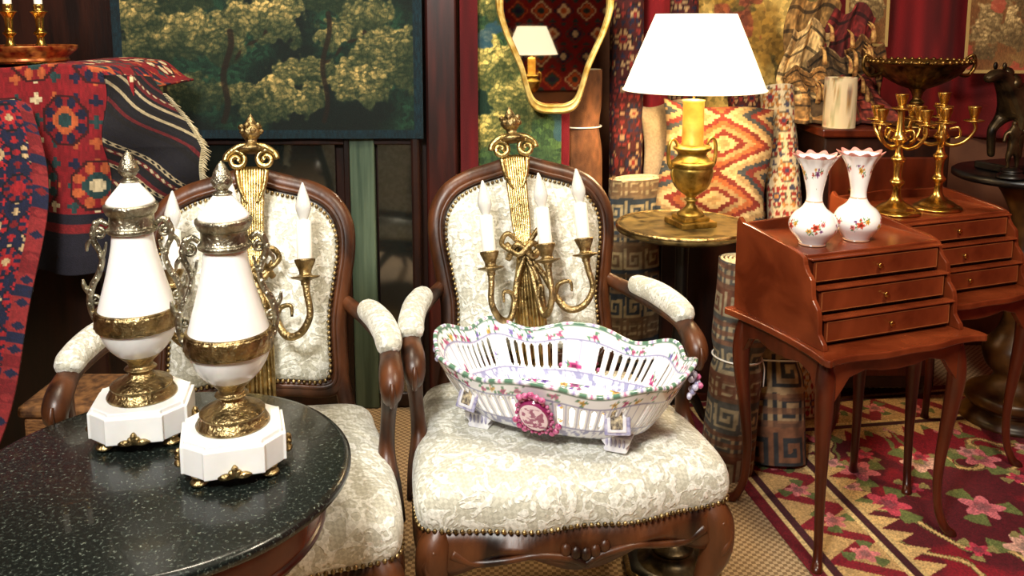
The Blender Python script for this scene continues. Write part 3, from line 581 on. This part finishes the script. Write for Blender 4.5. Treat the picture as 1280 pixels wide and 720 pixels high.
def candelabrum(x,y,z,rz):
    c=empty('brass_candelabrum',(x,y,z),(0,0,rz))
    lathe('base',[(0,0),(.068,0),(.070,.008),(.058,.014),(.048,.022),(.026,.034),(.014,.05),(.012,.08),(.022,.095),(.012,.11),(.014,.15),(.022,.165),(.012,.18),(.012,.21),(.024,.225),(.016,.24),(.01,.28),(.01,.31)],brass,c,32)
    L=[]
    cups=[(0,0,.32)]
    for k in range(4):
        a=k*pi/2+.3; X,Y=math.cos(a),math.sin(a)
        L.append(([(0,0,.21),(X*.03,Y*.03,.20),(X*.065,Y*.065,.215),(X*.09,Y*.09,.25),(X*.085,Y*.085,.275)],[.006,.006,.0055,.005,.006]))
        L.append(([(X*.02,Y*.02,.25),(X*.045,Y*.045,.255),(X*.05,Y*.05,.23),(X*.035,Y*.035,.222)],[.004,.004,.004,.003])); cups.append((X*.085,Y*.085,.28))
    tubes('arms',L,brass,c)
    for k,p in enumerate(cups):
        lathe(f'cup_{k+1}',[(.004,-.01),(.026,-.004),(.028,0),(.012,.003),(.011,.01),(.016,.026),(.019,.04),(.014,.04),(.0,.03)],brass,c,20,p)
candelabrum(1.165,2.62,.7935,.2); candelabrum(1.32,2.68,.7935,.9)
# ------------------------------------------------------------ dresser + things on it
Dr=empty('dresser',(1.31,3.24,0))
box('body',(.44,.40,.92),(0,0,.51),darkwood,Dr,.006); box('top',(.47,.44,.03),(0,0,.985),mahog_d,Dr,.006)
for k in range(3): box(f'drawer_{k+1}',(.40,.012,.24),(0,-.204,.22+k*.28),mahog_d,Dr,.005); balls(f'knobs_{k+1}',[(-.12,-.215,.22+k*.28),(.12,-.215,.22+k*.28)],.014,brass,Dr)
for k,(sx,sy) in enumerate([(-1,-1),(1,-1),(1,1),(-1,1)]): lathe(f'foot_{k+1}',[(0,0),(.018,0),(.03,.03),(.02,.055),(0,.056)],darkwood,Dr,14,(sx*.19,sy*.17,0))
tzm=M('tazza_bronze',C(60,46,26),C(160,126,70),30,.34,.95,.6,90)
Tz=empty('bronze_tazza',(1.43,3.10,1.0))
lathe('bowl',[(0,.13),(.03,.135),(.07,.15),(.12,.18),(.155,.215),(.172,.225),(.176,.232),(.165,.232),(.145,.215),(.1,.18),(0,.16)],tzm,Tz,72,lobes=lambda T,R,Z:(R*(1+.03*np.sin(24*T)*(Z<.2)),Z))
lathe('stem',[(0,0),(.075,0),(.078,.01),(.06,.02),(.035,.03),(.018,.05),(.014,.07),(.026,.085),(.015,.10),(.02,.12),(.03,.135)],tzm,Tz,36)
balls('rim_beads',[(.172*math.cos(a),.172*math.sin(a),.232) for a in np.linspace(0,2*pi,44,endpoint=False)],.008,tzm,Tz)
tubes('handles',[([(s*.13,0,.19),(s*.17,0,.18),(s*.195,0,.21),(s*.19,0,.25),(s*.165,0,.24)],[.006,.007,.007,.007,.005]) for s in(-1,1)],tzm,Tz)
def roll(name,p0,p1,r,colf,tie=None,seg=110,nv=170,sq=1.0,lump=.0):
    R=empty(name); p0=Vector(p0);p1=Vector(p1);ax=(p1-p0);Ln=ax.length;q=ax.to_track_quat('Z','Y')
    R.location=p0;R.rotation_mode='QUATERNION';R.rotation_quaternion=q
    def f(U,V):
        th=U*2*pi; rr=r*(1+.03*np.sin(3*th+V*3)+.015*np.sin(7*th)+lump*np.sin(2*th+V*5)*np.sin(V*6))
        if tie is not None: rr=rr*(1-.14*np.exp(-((V-tie)/.05)**2))
        return rr*np.cos(th),rr*np.sin(th)*sq,V*Ln
    sheet('pile',f,seg,nv,vrug,R,col=lambda U,V:colf(U*2*pi*r,V*Ln),closeu=True)
    for nm,z in(('end_top',Ln-.003),('end_bottom',.003)):
        sp=[(r*.93*(1-k/60)*math.cos(k*.62),r*.93*(1-k/60)*math.sin(k*.62)*sq,z) for k in range(58)]
        tube(nm,sp,r*.055,fring,R,2,6)
        lathe(nm+'_core',[(r*.97,z-.004),(0,z-.004)],redcloth,R,24,smooth_n=1,scale=(1,sq,1))
    if tie is not None:
        V,F=tubeVF([(r*.92*math.cos(a),r*.92*math.sin(a)*sq,tie*Ln) for a in np.linspace(0,2*pi,24,endpoint=False)],.003,1,6,True); mesh('string',V,F,candlem,R)
        tubes('string_ends',[([(0,-r*.93*sq,tie*Ln),(.02,-r*1.02*sq,tie*Ln-.03),(.01,-r*1.05*sq,tie*Ln-.07)],.002),([(0,-r*.93*sq,tie*Ln),(-.02,-r*1.02*sq,tie*Ln-.03),(-.02,-r*1.05*sq,tie*Ln-.09)],.002)],candlem,R)
    return R
REDP=[C(118,20,28),C(26,30,62),C(214,194,154),C(180,84,44),C(30,60,62)]
DRKP=[C(66,20,20),C(126,40,34),C(28,30,52),C(160,130,92)]
CRMP=[C(196,180,146),C(140,44,36),C(60,60,80),C(170,116,60)]
roll('rolled_rug',(.255,3.13,0),(.245,3.15,1.20),.080,lambda x,y:full(C(118,76,48),x.shape)*(.55+.65*fbm(x*60,y*30,2))[...,None],tie=.83)
roll('rolled_rug',(.43,3.24,0),(.42,3.26,1.75),.062,lambda x,y:rosette(x,y,.09,DRKP))
roll('rolled_rug',(.54,3.36,0),(.55,3.40,1.66),.055,lambda x,y:full(C(140,24,32),x.shape)*(.8+.3*fbm(x*60,y*8,4))[...,None])
roll('rolled_rug',(.67,3.40,0),(.66,3.45,1.75),.06,lambda x,y:rosette(x,y,.10,DRKP,4))
roll('rolled_rug',(.945,3.08,.02),(.86,3.28,1.15),.058,lambda x,y:rosette(x,y,.08,DRKP,2))
roll('rolled_rug',(1.005,2.93,.0),(.975,3.24,1.13),.062,lambda x,y:rosette(x,y,.09,CRMP,2))
roll('rolled_kilim',(.66,2.55,.0),(.70,2.555,.665),.080,lambda x,y:keypat(x,y,.085,C(164,150,120),C(84,84,80),C(112,72,54)),tie=.55,lump=.05)
roll('rolled_kilim',(.830,2.60,.0),(.845,2.80,.62),.088,lambda x,y:keypat(x,y,.12,C(50,52,54),C(164,138,102),C(124,84,60)),tie=.48,lump=.05)
roll('rolled_kilim',(.450,3.07,.0),(.445,3.08,.82),.108,lambda x,y:keypat(x,y,.085,C(160,146,112),C(46,58,70),C(106,84,62)),sq=.58,lump=.05)
def pillow(name,loc,rot,w,h,t,colf,mat=vrug):
    P=empty(name,loc,rot)
    def mk(sg):
        def f(U,V):
            a=(U-.5)*2;b=(V-.5)*2; e=np.clip((1-a**4)*(1-b**4),0,1)**.5
            cr=.014*(fbm(U*5,V*5,3)-.5)*e
            return a*w/2*(1-.06*(1-b*b))+.008*np.sin(b*4),sg*(t/2*e+cr),b*h/2*(1-.05*(1-a*a))+.01*np.sin(a*3)
        return f
    for nm,sg in(('front',-1),('back',1)): sheet(nm,mk(sg),150,150,mat,P,col=lambda U,V:colf(U*w,V*h))
    return P
cb=empty('linen_chest',(.73,3.16,0))
box('body',(.40,.22,.58),(0,0,.31),darkwood,cb,.006); box('lid',(.42,.24,.03),(0,0,.615),mahog_d,cb,.005); box('base_trim',(.42,.24,.03),(0,0,.015),mahog_d,cb,.005)
KIL=[C(176,142,96),C(126,44,32),C(60,66,70),C(206,178,128),C(176,96,52)]
pillow('kilim_cushion',(.72,3.085,.855),(math.radians(-14),math.radians(7),0),.40,.46,.12,lambda x,y:medall(x,y,.40,.46,KIL))
pillow('linen_cushion',(.580,3.215,.86),(math.radians(-8),math.radians(-4),.1),.20,.44,.06,lambda x,y:full(C(160,140,112),x.shape)*(.9+.15*vn(x*200,y*200))[...,None])
# ------------------------------------------------------------ tapestries
def hang(name,x0,x1,z0,z1,y,colf,nu=260,nv=200,amp=.008,mat=vtap,fq=22):
    E=empty(name); w=x1-x0;h=z1-z0
    sheet('cloth',lambda U,V:(x0+U*w,y+amp*np.sin(U*w*fq)*(1-.6*V)+0*V,z0+V*h),nu,nv,mat,E,col=lambda U,V:colf(U*w,V*h,w,h),solid=.004)
    return E
CR1=[(.16,.50,.17,.10,.6),(.52,.52,.14,.10,.6),(.10,.30,.13,.07,.5),(.70,.50,.14,.07,.5),(.24,.36,.15,.09,.9),(.07,.40,.10,.06,1.0),(.52,.40,.13,.10,1.05),(.38,.30,.10,.05,.55),(.86,.40,.13,.10,.55),(.90,.26,.14,.11,.75),(.82,.17,.12,.08,.9),(.63,.24,.11,.07,.7),(.55,.13,.16,.08,1.0),(.40,.15,.10,.05,.7),(.25,.14,.12,.06,.45),(.12,.12,.12,.06,.6),(.74,.34,.07,.05,.9)]
def tap1(x,y,w,h):
    c=crowns(x,y,CR1,2,C(10,24,22),C(34,66,48),C(214,182,110))
    for (x0,y0,dx,dy,wd) in[(.36,.06,.03,.30,.010),(.70,.06,.02,.36,.008),(.20,.06,-.04,.2,.007),(.37,.24,.14,.12,.006),(.71,.26,.13,.10,.006)]:
        t=np.clip(((x-x0)*dx+(y-y0)*dy)/(dx*dx+dy*dy),0,1); d=np.hypot(x-x0-t*dx-.01*np.sin(t*9),y-y0-t*dy)
        c=mix(c,full(C(30,22,16),x.shape),(1-ss(wd*.7,wd*1.4,d))*.8)
    e=np.minimum(np.minimum(x,w-x),y)
    return np.where((e<.03)[...,None],C(14,38,46)*(.7+.5*vn(x*300,y*80))[...,None],c)
hang('verdure_tapestry',-1.335,-.30,.975,1.85,2.96,tap1,560,460,.004)
CR2=[(.10,.60,.10,.12,1.5),(.25,.50,.10,.12,1.4),(.08,.35,.10,.10,1.5),(.20,.24,.10,.10,1.2),(.08,.12,.09,.08,1.3)]
def tap2(x,y,w,h):
    return mix(crowns(x,y,CR2,7,C(28,52,40),C(84,112,62),C(250,220,120)),full(C(50,84,104),x.shape),ss(.60,.64,fbm(x*9,y*9,5))*.8)
hang('floral_tapestry',-.165,.17,.87,1.93,3.005,tap2,220,460,.004)
def tap3(x,y,w,h):
    n=fbm(x*7,y*7,15,4);c=mix(full(C(150,112,46),x.shape),full(C(222,184,100),x.shape),ss(.35,.6,n)); c=mix(c,full(C(84,74,40),x.shape),ss(.56,.62,fbm(x*11,y*11,9))*.8); return mix(c,full(C(150,60,50),x.shape),ss(.66,.69,fbm(x*8,y*8,19))*.6)*(.75+.4*vor(x*70,y*70)[1])[...,None]
hang('figural_tapestry',.72,1.22,.98,1.93,3.52,tap3,220,300)
fab=lambda c,f=50:(lambda x,y,w,h:full(c,x.shape)*(.6+.5*vn(x*f,y*4))[...,None])
hang('red_curtain',-.175,-.115,.2,1.93,2.97,fab(C(96,12,22)),40,40,.006)
hang('red_curtain',.13,.20,.5,1.93,3.04,fab(C(110,12,30)),40,40,.006)
hang('red_curtain',1.2,2.3,.9,1.93,3.57,fab(C(122,20,24),30),160,60,.03)
def tapb(x,y,w,h):
    c=crowns(x,y,[(w*.5,h*.5,w*.4,h*.3,1.0),(w*.3,h*.2,w*.25,h*.14,.9),(w*.7,h*.25,w*.2,h*.15,1.1)],19,C(110,70,38),C(136,104,60),C(236,200,134)); c=mix(c,full(C(170,70,54),x.shape),ss(.62,.66,fbm(x*16,y*16,9))*.7)
    e=np.minimum(np.minimum(x,w-x),y); return np.where((e<.012)[...,None],C(170,140,84),c)
hang('tapestry_panel',1.30,1.47,1.27,1.93,3.47,tapb,150,240); hang('tapestry_panel',1.74,1.99,1.17,1.93,3.40,tapb,180,260)
# ------------------------------------------------------------ mirror
Mi=empty('gilt_mirror',(.142,2.955,0))
mh=[(0,1.078),(.045,1.082),(.075,1.105),(.095,1.16),(.110,1.215),(.135,1.275),(.165,1.345),(.183,1.42),(.172,1.48),(.12,1.53),(.06,1.555),(0,1.58)]
mo=catmull(mirror2(mh),8,True)
plate('glass',mo,-.002,.004,'y',mir,Mi,0)
plate('backboard',mo*np.array([1.02,1.0]),.006,.018,'y',darkwood,Mi,0)
cc=np.array([0,1.32])
rows=[(1.06,.006),(1.075,-.006),(1.06,-.018),(1.03,-.020),(1.0,-.012),(.97,-.016),(.945,-.014),(.93,-.003)]
V=np.concatenate([np.c_[((mo-cc)*s_+cc)[:,0],np.full(len(mo),y_),((mo-cc)*s_+cc)[:,1]] for s_,y_ in rows]); mesh('frame',V,gfaces(len(mo),len(rows),True),paleg,Mi)
balls('crest',[(0,-.01,1.60),(-.03,-.01,1.61),(.03,-.01,1.61),(0,-.01,1.63),(-.06,-.01,1.595),(.06,-.01,1.595)],.02,paleg,Mi)
sd=empty('side_table',(.17,-1.75,0)); box('top',(.6,.45,.03),(0,0,.635),mahog,sd,.006); box('apron',(.54,.39,.07),(0,0,.585),mahog_d,sd,.004)
tubes('legs',[([(a*.25,b*.17,.6),(a*.25,b*.17,.3),(a*.25,b*.17,0)],[.022,.018,.013]) for a in(-1,1) for b in(-1,1)],mahog_d,sd)
lamp((.17,-1.75,.65))
hang('wall_rug',-.6,1.2,.7,2.2,-2.66,lambda x,y,w,h:geo(x,y,.22,REDP,5),160,160)
# ------------------------------------------------------------ draped textiles + cloth bolt on the dresser
TP=empty('draped_textiles',(1.20,3.30,1.0))
specs=[(C(140,104,58),-.16,.02,.46,.00,1),(C(96,30,28),-.04,.12,.42,-.03,2),(C(186,150,98),-.20,-.06,.36,-.05,3),(C(124,84,46),.00,.14,.30,-.06,4),(C(96,74,48),-.12,.06,.26,-.08,5),(C(166,122,70),-.19,-.05,.20,-.09,6),(C(120,50,38),-.02,.13,.17,-.10,7)]
for k,(cc_,xa,xb,ht,yo,sd_) in enumerate(specs):
    def f(U,V,xa=xa,xb=xb,ht=ht,yo=yo,sd_=sd_):
        w=(xb-xa); sp=1+.4*(1-V)
        x=(xa+xb)/2+.01+(U-.5)*w*sp+.02*np.sin(V*5+sd_)
        y=yo+.022*np.sin(U*17+sd_+V*2)*(1.1-V*.6)-.07*(1-V)**2+.03*np.sin(pi*V)
        z=.006+ht*V**.85-.05*np.abs(U-.5)*V+.02*np.sin(U*9+sd_)*V
        return x,y,z
    sheet(f'cloth_{k+1}',f,90,110,vtap,TP,col=lambda U,V,cc_=cc_,sd_=sd_:mix(full(cc_,U.shape),full(np.clip(cc_*1.4,0,1),U.shape),ss(.5,.6,fbm(U*8,V*10,sd_)))*(np.where((V%.22<.03),.5,1)*(.6+.5*vn(U*40,V*30,sd_)))[...,None],solid=.006)
tass=[]
for k in range(16):
    x=random.uniform(-.13,.12);z=random.uniform(.10,.40);y=-.12+.02*random.random()
    tass+=[([(x,y+.05,z+.02),(x,y,z),(x+.002,y-.003,z-.045)],[.002,.006,.010])]
tubes('tassels',tass,M('tassel_silk',C(120,70,34),C(206,160,90),60,.8),TP,3,8)
bt=empty('cloth_bolt',(1.155,3.09,1.0))
lathe('cloth',[(0,0),(.05,0),(.055,.01),(.055,.16),(.05,.17),(.02,.165),(0,.165)],VC('bolt_cloth'),bt,64,colf=lambda T,Z,R:cellflow(T*.055,Z,.05,3,.7,full(C(206,186,148),T.shape),[C(180,140,110),C(166,130,80)],C(170,160,120),.3))
# ------------------------------------------------------------ turned pedestal with bronzes
pt=empty('turned_pedestal_table',(1.73,2.90,0))
lathe('top',[(0,.845),(.22,.845),(.235,.852),(.235,.868),(.225,.875),(0,.875)],blackwood,pt,64,smooth_n=1)
lathe('column',[(0,0),(.15,0),(.155,.02),(.14,.035),(.12,.05),(.145,.07),(.14,.10),(.09,.12),(.06,.16),(.09,.20),(.10,.26),(.06,.32),(.04,.40),(.05,.5),(.07,.56),(.04,.60),(.04,.70),(.08,.80),(.12,.846)],M('turned_walnut',C(40,24,14),C(104,70,36),12,.35,0,.1),pt,40)
def skin(name,nodes,edges,mat,parent,sub=2):
    me=bpy.data.meshes.new(name); me.from_pydata([n[:3] for n in nodes],edges,[]); me.materials.append(mat)
    o=bpy.data.objects.new(name,me); bpy.context.collection.objects.link(o); o.parent=parent
    o.modifiers.new('sk','SKIN')
    for v,n in zip(me.skin_vertices[0].data,nodes): v.radius=(n[3],n[3])
    me.skin_vertices[0].data[0].use_root=True
    s=o.modifiers.new('ss','SUBSURF'); s.levels=sub; s.render_levels=sub
    return o
st=empty('bronze_animal_statue',(1.755,2.94,.876),(0,0,.35)); st.scale=(1.45,1.45,1.35)
box('base',(.24,.10,.02),(0,0,.01),blackwood,st,.004)
nodes=[(.06,0,.17,.036),(0,0,.168,.034),(-.06,0,.175,.038),(-.09,0,.205,.027),(-.110,0,.232,.022),(-.130,0,.238,.018),(-.160,0,.225,.010),
 (-.065,-.022,.13,.016),(-.068,-.022,.085,.011),(-.070,-.022,.03,.009),(-.075,.022,.13,.016),(-.105,.022,.10,.011),(-.10,.022,.03,.009),
 (.075,-.022,.13,.022),(.060,-.022,.105,.014),(.085,-.022,.07,.009),(.078,-.022,.028,.009),(.08,.022,.13,.022),(.085,.022,.105,.014),(.105,.022,.07,.009),(.10,.022,.028,.009),
 (.105,0,.19,.009),(.14,0,.17,.007),(.16,0,.20,.006)]
ed=[(0,1),(1,2),(2,3),(3,4),(4,5),(5,6),(2,7),(7,8),(8,9),(2,10),(10,11),(11,12),(0,13),(13,14),(14,15),(15,16),(0,17),(17,18),(18,19),(19,20),(0,21),(21,22),(22,23)]
skin('body',nodes,ed,bronze,st); balls('ears_mane',[(-.118,-.012,.258),(-.118,.012,.258),(-.095,0,.24),(-.085,-.015,.215),(-.085,.015,.215),(-.07,0,.222)],[np.array([.006,.004,.010])]*2+[np.array([.016,.014,.016])]*4,bronze,st)
bf=empty('bronze_figurine',(1.585,2.755,.876))
lathe('base',[(0,0),(.04,0),(.042,.008),(.03,.018),(.032,.024),(.02,.032),(0,.034)],blackwood,bf,24)
skin('figure',[(0,0,.095,.014),(0,0,.12,.013),(0,0,.148,.017),(0,0,.168,.007),(0,0,.183,.012),(-.014,0,.07,.010),(-.012,0,.045,.006),(.014,0,.07,.010),(.018,.004,.045,.006),(-.026,0,.142,.007),(-.036,-.01,.115,.005),(.026,0,.145,.007),(.042,0,.165,.005),(-.012,0,.032,.005),(.018,.004,.032,.005)],[(0,1),(1,2),(2,3),(3,4),(0,5),(5,6),(6,13),(0,7),(7,8),(8,14),(2,9),(9,10),(2,11),(11,12)],bronze,bf)
# ------------------------------------------------------------ left: draped cabinet, rugs, tray, candlestick
cabn=empty('cabinet',(-1.50,2.66,0)); box('body',(.66,.44,1.10),(0,0,.64),darkwood,cabn,.008); box('top',(.68,.46,.03),(0,0,1.205),mahog_d,cabn,.005)
for k,(a,b) in enumerate([(-1,-1),(1,-1),(1,1),(-1,1)]): lathe(f'foot_{k+1}',[(0,0),(.02,0),(.035,.04),(.025,.09),(0,.092)],darkwood,cabn,14,(a*.29,b*.17,0))
E=empty('draped_rug')
def drape(U,V):
    X=-1.86+U*.835+.03*np.maximum(V-.45,0)*np.sin(3*V)
    s=V*1.0
    Y=np.where(s<.45,2.85-s,2.40-.05*np.clip((s-.45)/.6,0,1)); Z=np.where(s<.45,1.247,1.247-(s-.45))
    k=np.clip((s-.45)/.5,0,1); Y=Y-.015-.03*k*(1+np.sin(X*26+.8))
    Z=Z+.006*np.sin(X*19)*(1-k)-.06*ss(.88,1,U)*(s<.47)
    return X,Y,Z
RFP=[C(124,20,28),C(206,186,146),C(24,26,50),C(172,84,46),C(34,60,60)]
def dcol(U,V):
    x=U*.87;y=V*1.0; c=rosette(x,y,.17,RFP,11,28); e=1.0-y
    b=stripes(e,x,[C(24,22,34),C(190,174,136),C(24,22,34),C(110,24,28)],.022,3)
    return np.where((e<.16)[...,None],b,c)
sheet('cloth',drape,340,380,vrug,E,col=dcol,solid=.006)
E=empty('striped_kilim')
def kil(U,V):
    g=np.minimum(V*2.0,1)
    x=-1.055+U*(.030+.150*g-.035*V); z=1.232-V*.37-.02*U*(1-V)-.06*U*V
    return x,2.28+.24*U+.018*np.sin(V*11+U*4)-.015*np.sin(V*pi),z
sheet('cloth',kil,160,220,vrug,E,col=lambda U,V:stripes(V*.42-U*.16,U*.2,[C(12,12,16),C(16,14,18),C(84,20,26),C(20,20,28),C(156,144,116),C(14,14,26)],.013,21),solid=.006)
fl=[]
for k in range(80):
    V_=.12+.88*k/79.; p=kil(np.array(1.0),np.array(V_)); x,y,z=[float(q) for q in p]
    fl.append(([(x-.004,y,z),(x+.010,y-.004,z+.002),(x+.024+random.uniform(-.005,.005),y,z-.010)],[.0025,.002,.001]))
tubes('fringe',fl,fring,E,2,5)
E=empty('hanging_rug')
sheet('cloth',lambda U,V:(-1.775+U*(.50+.11*np.sin(V*2.8))+.02*np.sin(V*8),2.325-.34*V**.9-.05*np.sin(U*7+1)*V+0*U,1.20-.86*V+.012*np.sin(U*15)-.12*(U-.5)*(1-V)),200,280,vrug,E,
  col=lambda U,V:np.where(((U>.93)|(U<.04))[...,None],stripes(V*.95,U*.5,[C(100,20,26),C(20,26,52),C(120,34,36)],.03,2),rosette(U*.52,V*.95,.10,[C(22,28,54),C(140,26,34),C(150,30,36),C(176,150,110),C(110,20,28)],2,20)),solid=.008)
tr=empty('inlaid_tray',(-1.37,2.50,1.258))
lathe('tray',[(0,0),(.10,0),(.105,.012),(.125,.03),(.13,.042),(.126,.044),(.11,.03),(.095,.02),(0,.018)],M('inlaid_copper',C(110,26,20),C(196,120,60),40,.3,.6),tr,48)
lathe('foot_ring',[(.085,-.004),(.10,-.004),(.10,.003),(.085,.003)],brass,tr,40,smooth_n=1)
def stick(x,y,z,h):
    c=empty('brass_candlestick',(x,y,z)); lathe('stick',[(0,0),(.04,0),(.042,.008),(.03,.015),(.012,.03),(.010,.05),(.018,.06),(.010,.07),(.012,.10),(.02,.115),(.024,.12),(.013,.125),(.013,.14),(0,.14)],brass,c,28)
    lathe('candle',[(.011,.135),(.011,.135+h),(.002,.14+h),(0,.14+h)],candlem,c,16,smooth_n=1)
stick(-1.405,2.48,1.277,.12); stick(-1.335,2.51,1.277,.10)
wk=empty('wicker_box',(-1.10,2.16,0)); box('body',(.22,.2,.40),(0,0,.20),M('wicker',C(86,54,28),C(150,104,60),40,.8,0,.8,60,(1,1,6)),wk,.01); box('lid',(.24,.22,.03),(0,0,.415),M('wicker_lid',C(70,44,24),C(130,90,52),50,.8),wk,.01)
# ------------------------------------------------------------ floor rug
def frug(x,y):
    X=x-.8;Y=y-1.4; e=np.minimum(.8-np.abs(X),1.4-np.abs(Y)); s=np.where((.8-np.abs(X))<(1.4-np.abs(Y)),y,x)
    fx=full(C(134,18,36),x.shape)
    w1=fbm(x*5,y*5,3,4); fx=mix(fx,full(C(88,12,28),x.shape),ss(.5,.58,w1))
    ln=np.abs(fbm(x*4+3,y*4,31,2)-.5); fx=np.where((ln<.016)[...,None],C(216,182,118),fx); fx=np.where(((ln>.022)&(ln<.03))[...,None],C(120,124,70),fx)
    fx=cellflow(x,y,.24,6,.9,fx,[C(216,116,126),C(228,176,156),C(196,70,90)],C(106,116,64),.27)
    fx=cellflow(x+.11,y+.13,.17,8,.6,fx,[C(196,64,84),C(218,146,144)],C(146,136,84),.2)
    bd=full(C(186,150,98),x.shape)
    zz=np.abs(((s/.16)%1)-.5)*2; q=np.abs((e-.16)/.09-(zz-.5)*1.4)
    bd=np.where((q<.40)[...,None],C(124,20,36),bd); bd=cellflow(s,e-.085,.15,9,1,bd,[C(170,40,60),C(210,120,120)],C(94,104,58),.26)
    c=np.where((e<.25)[...,None],bd,fx)
    for a,b,cc in[(0,.035,C(104,14,30)),(.035,.05,C(214,186,128)),(.05,.075,C(64,24,32)),(.235,.25,C(214,186,128)),(.25,.275,C(64,20,30)),(.275,.285,C(206,176,118))]:
        c=np.where(((e>=a)&(e<b))[...,None],cc,c)
    dn=(e>.285)&(e<.36); dz=np.abs(((s/.07)%1)-.5)
    c=np.where((dn&(dz+(e-.285)/.15<.5))[...,None],C(206,170,112),c)
    return c*(.72+.45*vn(x*300,y*300,3))[...,None]
fr=empty('floral_carpet',(1.60,1.75,.001),(0,0,math.radians(9)))
sheet('pile',lambda U,V:(-.8+1.6*U,-1.4+2.8*V,.004+0*U),460,700,vrug,fr,col=lambda U,V:frug(U*1.6,V*2.8))
# ------------------------------------------------------------ lights
def area(name,loc,tgt,size,power,color):
    l=bpy.data.lights.new(name,'AREA'); l.size=size; l.energy=power; l.color=color; l.shape='DISK'
    o=bpy.data.objects.new(name,l); bpy.context.collection.objects.link(o); o.location=loc
    o.rotation_euler=(Vector(tgt)-Vector(loc)).to_track_quat('-Z','Y').to_euler(); return o
area('ceiling_light_1',(-.6,-.1,2.5),(-.3,1.9,.5),.5,84,(1,.965,.90))
area('ceiling_light_2',(1.1,1.2,2.6),(1.1,2.7,.7),.4,40,(1,.87,.66))
area('ceiling_light_3',(-.6,1.9,2.6),(-.7,3,.9),.4,28,(1,.87,.68))
w=bpy.data.worlds.new('world'); bpy.context.scene.world=w; w.use_nodes=True; w.node_tree.nodes['Background'].inputs[0].default_value=(.5,.45,.4,1); w.node_tree.nodes['Background'].inputs[1].default_value=.1
bpy.context.scene.view_settings.view_transform='Standard'
